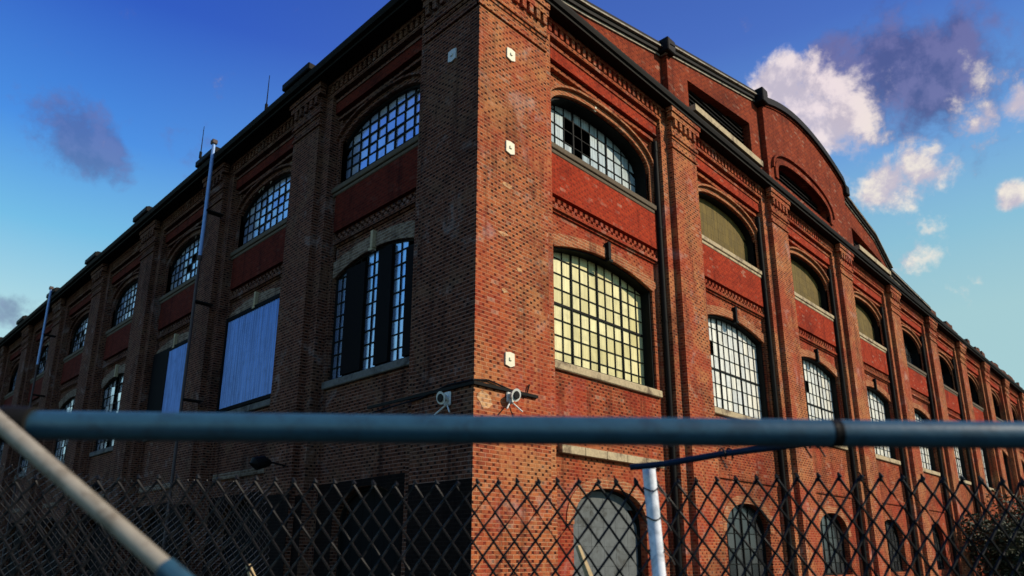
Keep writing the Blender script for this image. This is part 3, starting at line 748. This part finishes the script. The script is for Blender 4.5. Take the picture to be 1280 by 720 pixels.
# blurred steel rail close to the camera with its diagonal brace
ra, rb = at(-60, 530.5, 1.12), at(1400, 545.5, 1.18)
R_ = empty('gate_frame', (ra.x, ra.y, 0), 'out of focus blue steel gate rail with a pale diagonal brace close to the camera', 'gate')
bm = bmesh.new(); mid = at(1052, 542, 1.165); dm = (rb-ra).normalized()
tube(bm, [ra, mid-dm*.02], .0235, 24); obj('top_rail', bm, 'rail', R_, smooth=True)
bm = bmesh.new(); tube(bm, [mid-dm*.02, mid-dm*.004], .0232, 24); tube(bm, [mid-dm*.0215, mid-dm*.0175, mid-dm*.0135], [.0238, .0246, .0238], 24); obj('coupling', bm, 'black', R_)
bm = bmesh.new(); tube(bm, [mid-dm*.004, rb], .0230, 24); obj('top_rail', bm, 'rail', R_, smooth=True)
ba, bb = at(-45, 489, 1.07), at(255, 752, .98)
bm = bmesh.new(); tube(bm, [ba, ba+(bb-ba)*.86], .0125, 20); obj('brace', bm, 'brace', R_, smooth=True)
bm = bmesh.new(); tube(bm, [ba+(bb-ba)*.86, ba+(bb-ba)*.90, ba+(bb-ba)*1.6], [.015, .015, .014], 20); obj('brace_socket', bm, 'rail', R_, smooth=True)
bm = bmesh.new(); c = at(22, 531, 1.12); tube(bm, [c-dm*.03, c-dm*.01, c+dm*.025], [.029, .031, .029], 20); obj('clamp', bm, 'tar', R_)
for q, s in ((ra, 1), (rb, -1)):
    bm = bmesh.new(); tube(bm, [(q.x, q.y, 0), (q.x, q.y, q.z+.05)], .03, 16); obj('post', bm, 'rail', R_)
# wooden stakes leaning on the fence
for k, (a, b, dd, lb) in enumerate((((722, 682), (742, 735), 3.0, 'pale wooden stake leaning behind the fence left of the white post'), ((310, 706), (322, 740), 3.2, 'short pale stake tip low behind the left fence'))):
    p, q = at(*a, dd), at(*b, dd); q2 = p+(q-p)*(p.z/(p.z-q.z))
    bm = bmesh.new(); tube(bm, [q2, q, p], [.022, .02, .012], 6); o = obj('wooden_stake', bm, 'wood'); tag(o, lb, 'stake')

# ------------------------------------------------------------------ plants
def leaf_mat(name, a, b_):
    m, t, b = newmat(name); g = nd(t, 'ShaderNodeNewGeometry')
    t.links.new(mix(t, g.outputs['Random Per Island'], a, b_), b.inputs['Base Color']); b.inputs['Roughness'].default_value = .7
    return m
M['leaf'] = leaf_mat('shrub_leaves', (.010, .018, .006), (.035, .045, .014))
def shrub(name, x, y, z, h, w_, n, leaf, label, cat, group):
    e = empty(name, (x, y, z), label, cat, group); rr = random.Random(int(x*13+y*7+z*3))
    bm = bmesh.new()
    for k in range(4):
        a = rr.uniform(0, 2*PI); tube(bm, [(x, y, z), (x+.2*w_*math.cos(a), y+.2*w_*math.sin(a), z+h*.5), (x+.35*w_*math.cos(a), y+.35*w_*math.sin(a), z+h*.85)], [.03*h/2, .02*h/2, .006], 5)
    obj('stem', bm, 'wood2', e)
    bm = bmesh.new()
    cl = [(rr.uniform(-.5, .5)*w_, rr.uniform(-.5, .5)*w_, rr.uniform(.25, .9)*h, rr.uniform(.25, .45)*min(w_, h)) for _ in range(7)]
    for k in range(n):
        cx_, cy_, cz_, cr = rr.choice(cl); v = Vector((rr.gauss(0, 1), rr.gauss(0, 1), rr.gauss(0, 1))).normalized()*cr*rr.random()**.4
        p = Vector((x+cx_, y+cy_, max(z+.02, z+cz_)))+v; a = Vector((rr.gauss(0, 1), rr.gauss(0, 1), rr.gauss(0, .6))).normalized(); b_ = a.cross(Vector((rr.gauss(0, 1), rr.gauss(0, 1), rr.gauss(0, 1)))).normalized()
        l = leaf*rr.uniform(.6, 1.3)
        bm.faces.new([bm.verts.new(q) for q in (p, p+a*l*.5+b_*l*.28, p+a*l, p+a*l*.5-b_*l*.28)])
    obj('foliage', bm, 'leaf', e)
M['wood2'] = plain('stem_bark', (.05, .04, .03), .9)
PL = ['dark leafy shrub growing against the sunlit side below the %s window from the corner' % w for w in ('fifth', 'sixth', 'seventh', 'eighth')]
for k, (x, h) in enumerate(((36.5, 3.4), (42.5, 4.6), (48.5, 5.2), (55.0, 5.4))):
    shrub('shrub', x, -2.2-.2*k, 0, h, 4.6, 5200, .24, PL[k], 'shrub', 'shrubs along the sunlit side')

# crumbling brick parapet on the low roof right of the gable
rr = random.Random(5); x = 36.2; pts = [(36.2, ZC+.28)]
top = []
while x < ENDS['R']-.5:
    h = rr.choice((.62, .7, .85, 1.0))+rr.uniform(-.08, .08); wd = rr.uniform(.25, 1.3); top += [(x, ZC+h), (x+wd, ZC+h+rr.uniform(-.04, .04))]; x += wd+.02
bm = bmesh.new(); plate(bm, 'R', [(36.19, ZC+.28)]+top+[(x+.01, ZC+.28)], [], .02, .5); obj('parapet', bm, 'west', B)

# spalled pale brick faces beside the corner and thin soot-free scars higher up
for (x0, z0, w_, h_) in ((.04, 4.28, .5, .36), (.72, 9.15, .34, .14), (.62, 8.0, .30, .12), (1.15, 7.35, .2, .1), (.7, 6.75, .22, .12)):
    rr = random.Random(int(x0*100)); n = 10; P = []
    for k in range(n):
        a = 2*PI*k/n; P.append((x0+w_/2*(1+math.cos(a)*rr.uniform(.55, 1.1)), z0+h_/2*(1+math.sin(a)*rr.uniform(.55, 1.1))))
    bm = bmesh.new(); plate(bm, 'R', P, [], -.007, -.001); obj('spalled_patch', bm, 'scar', B)
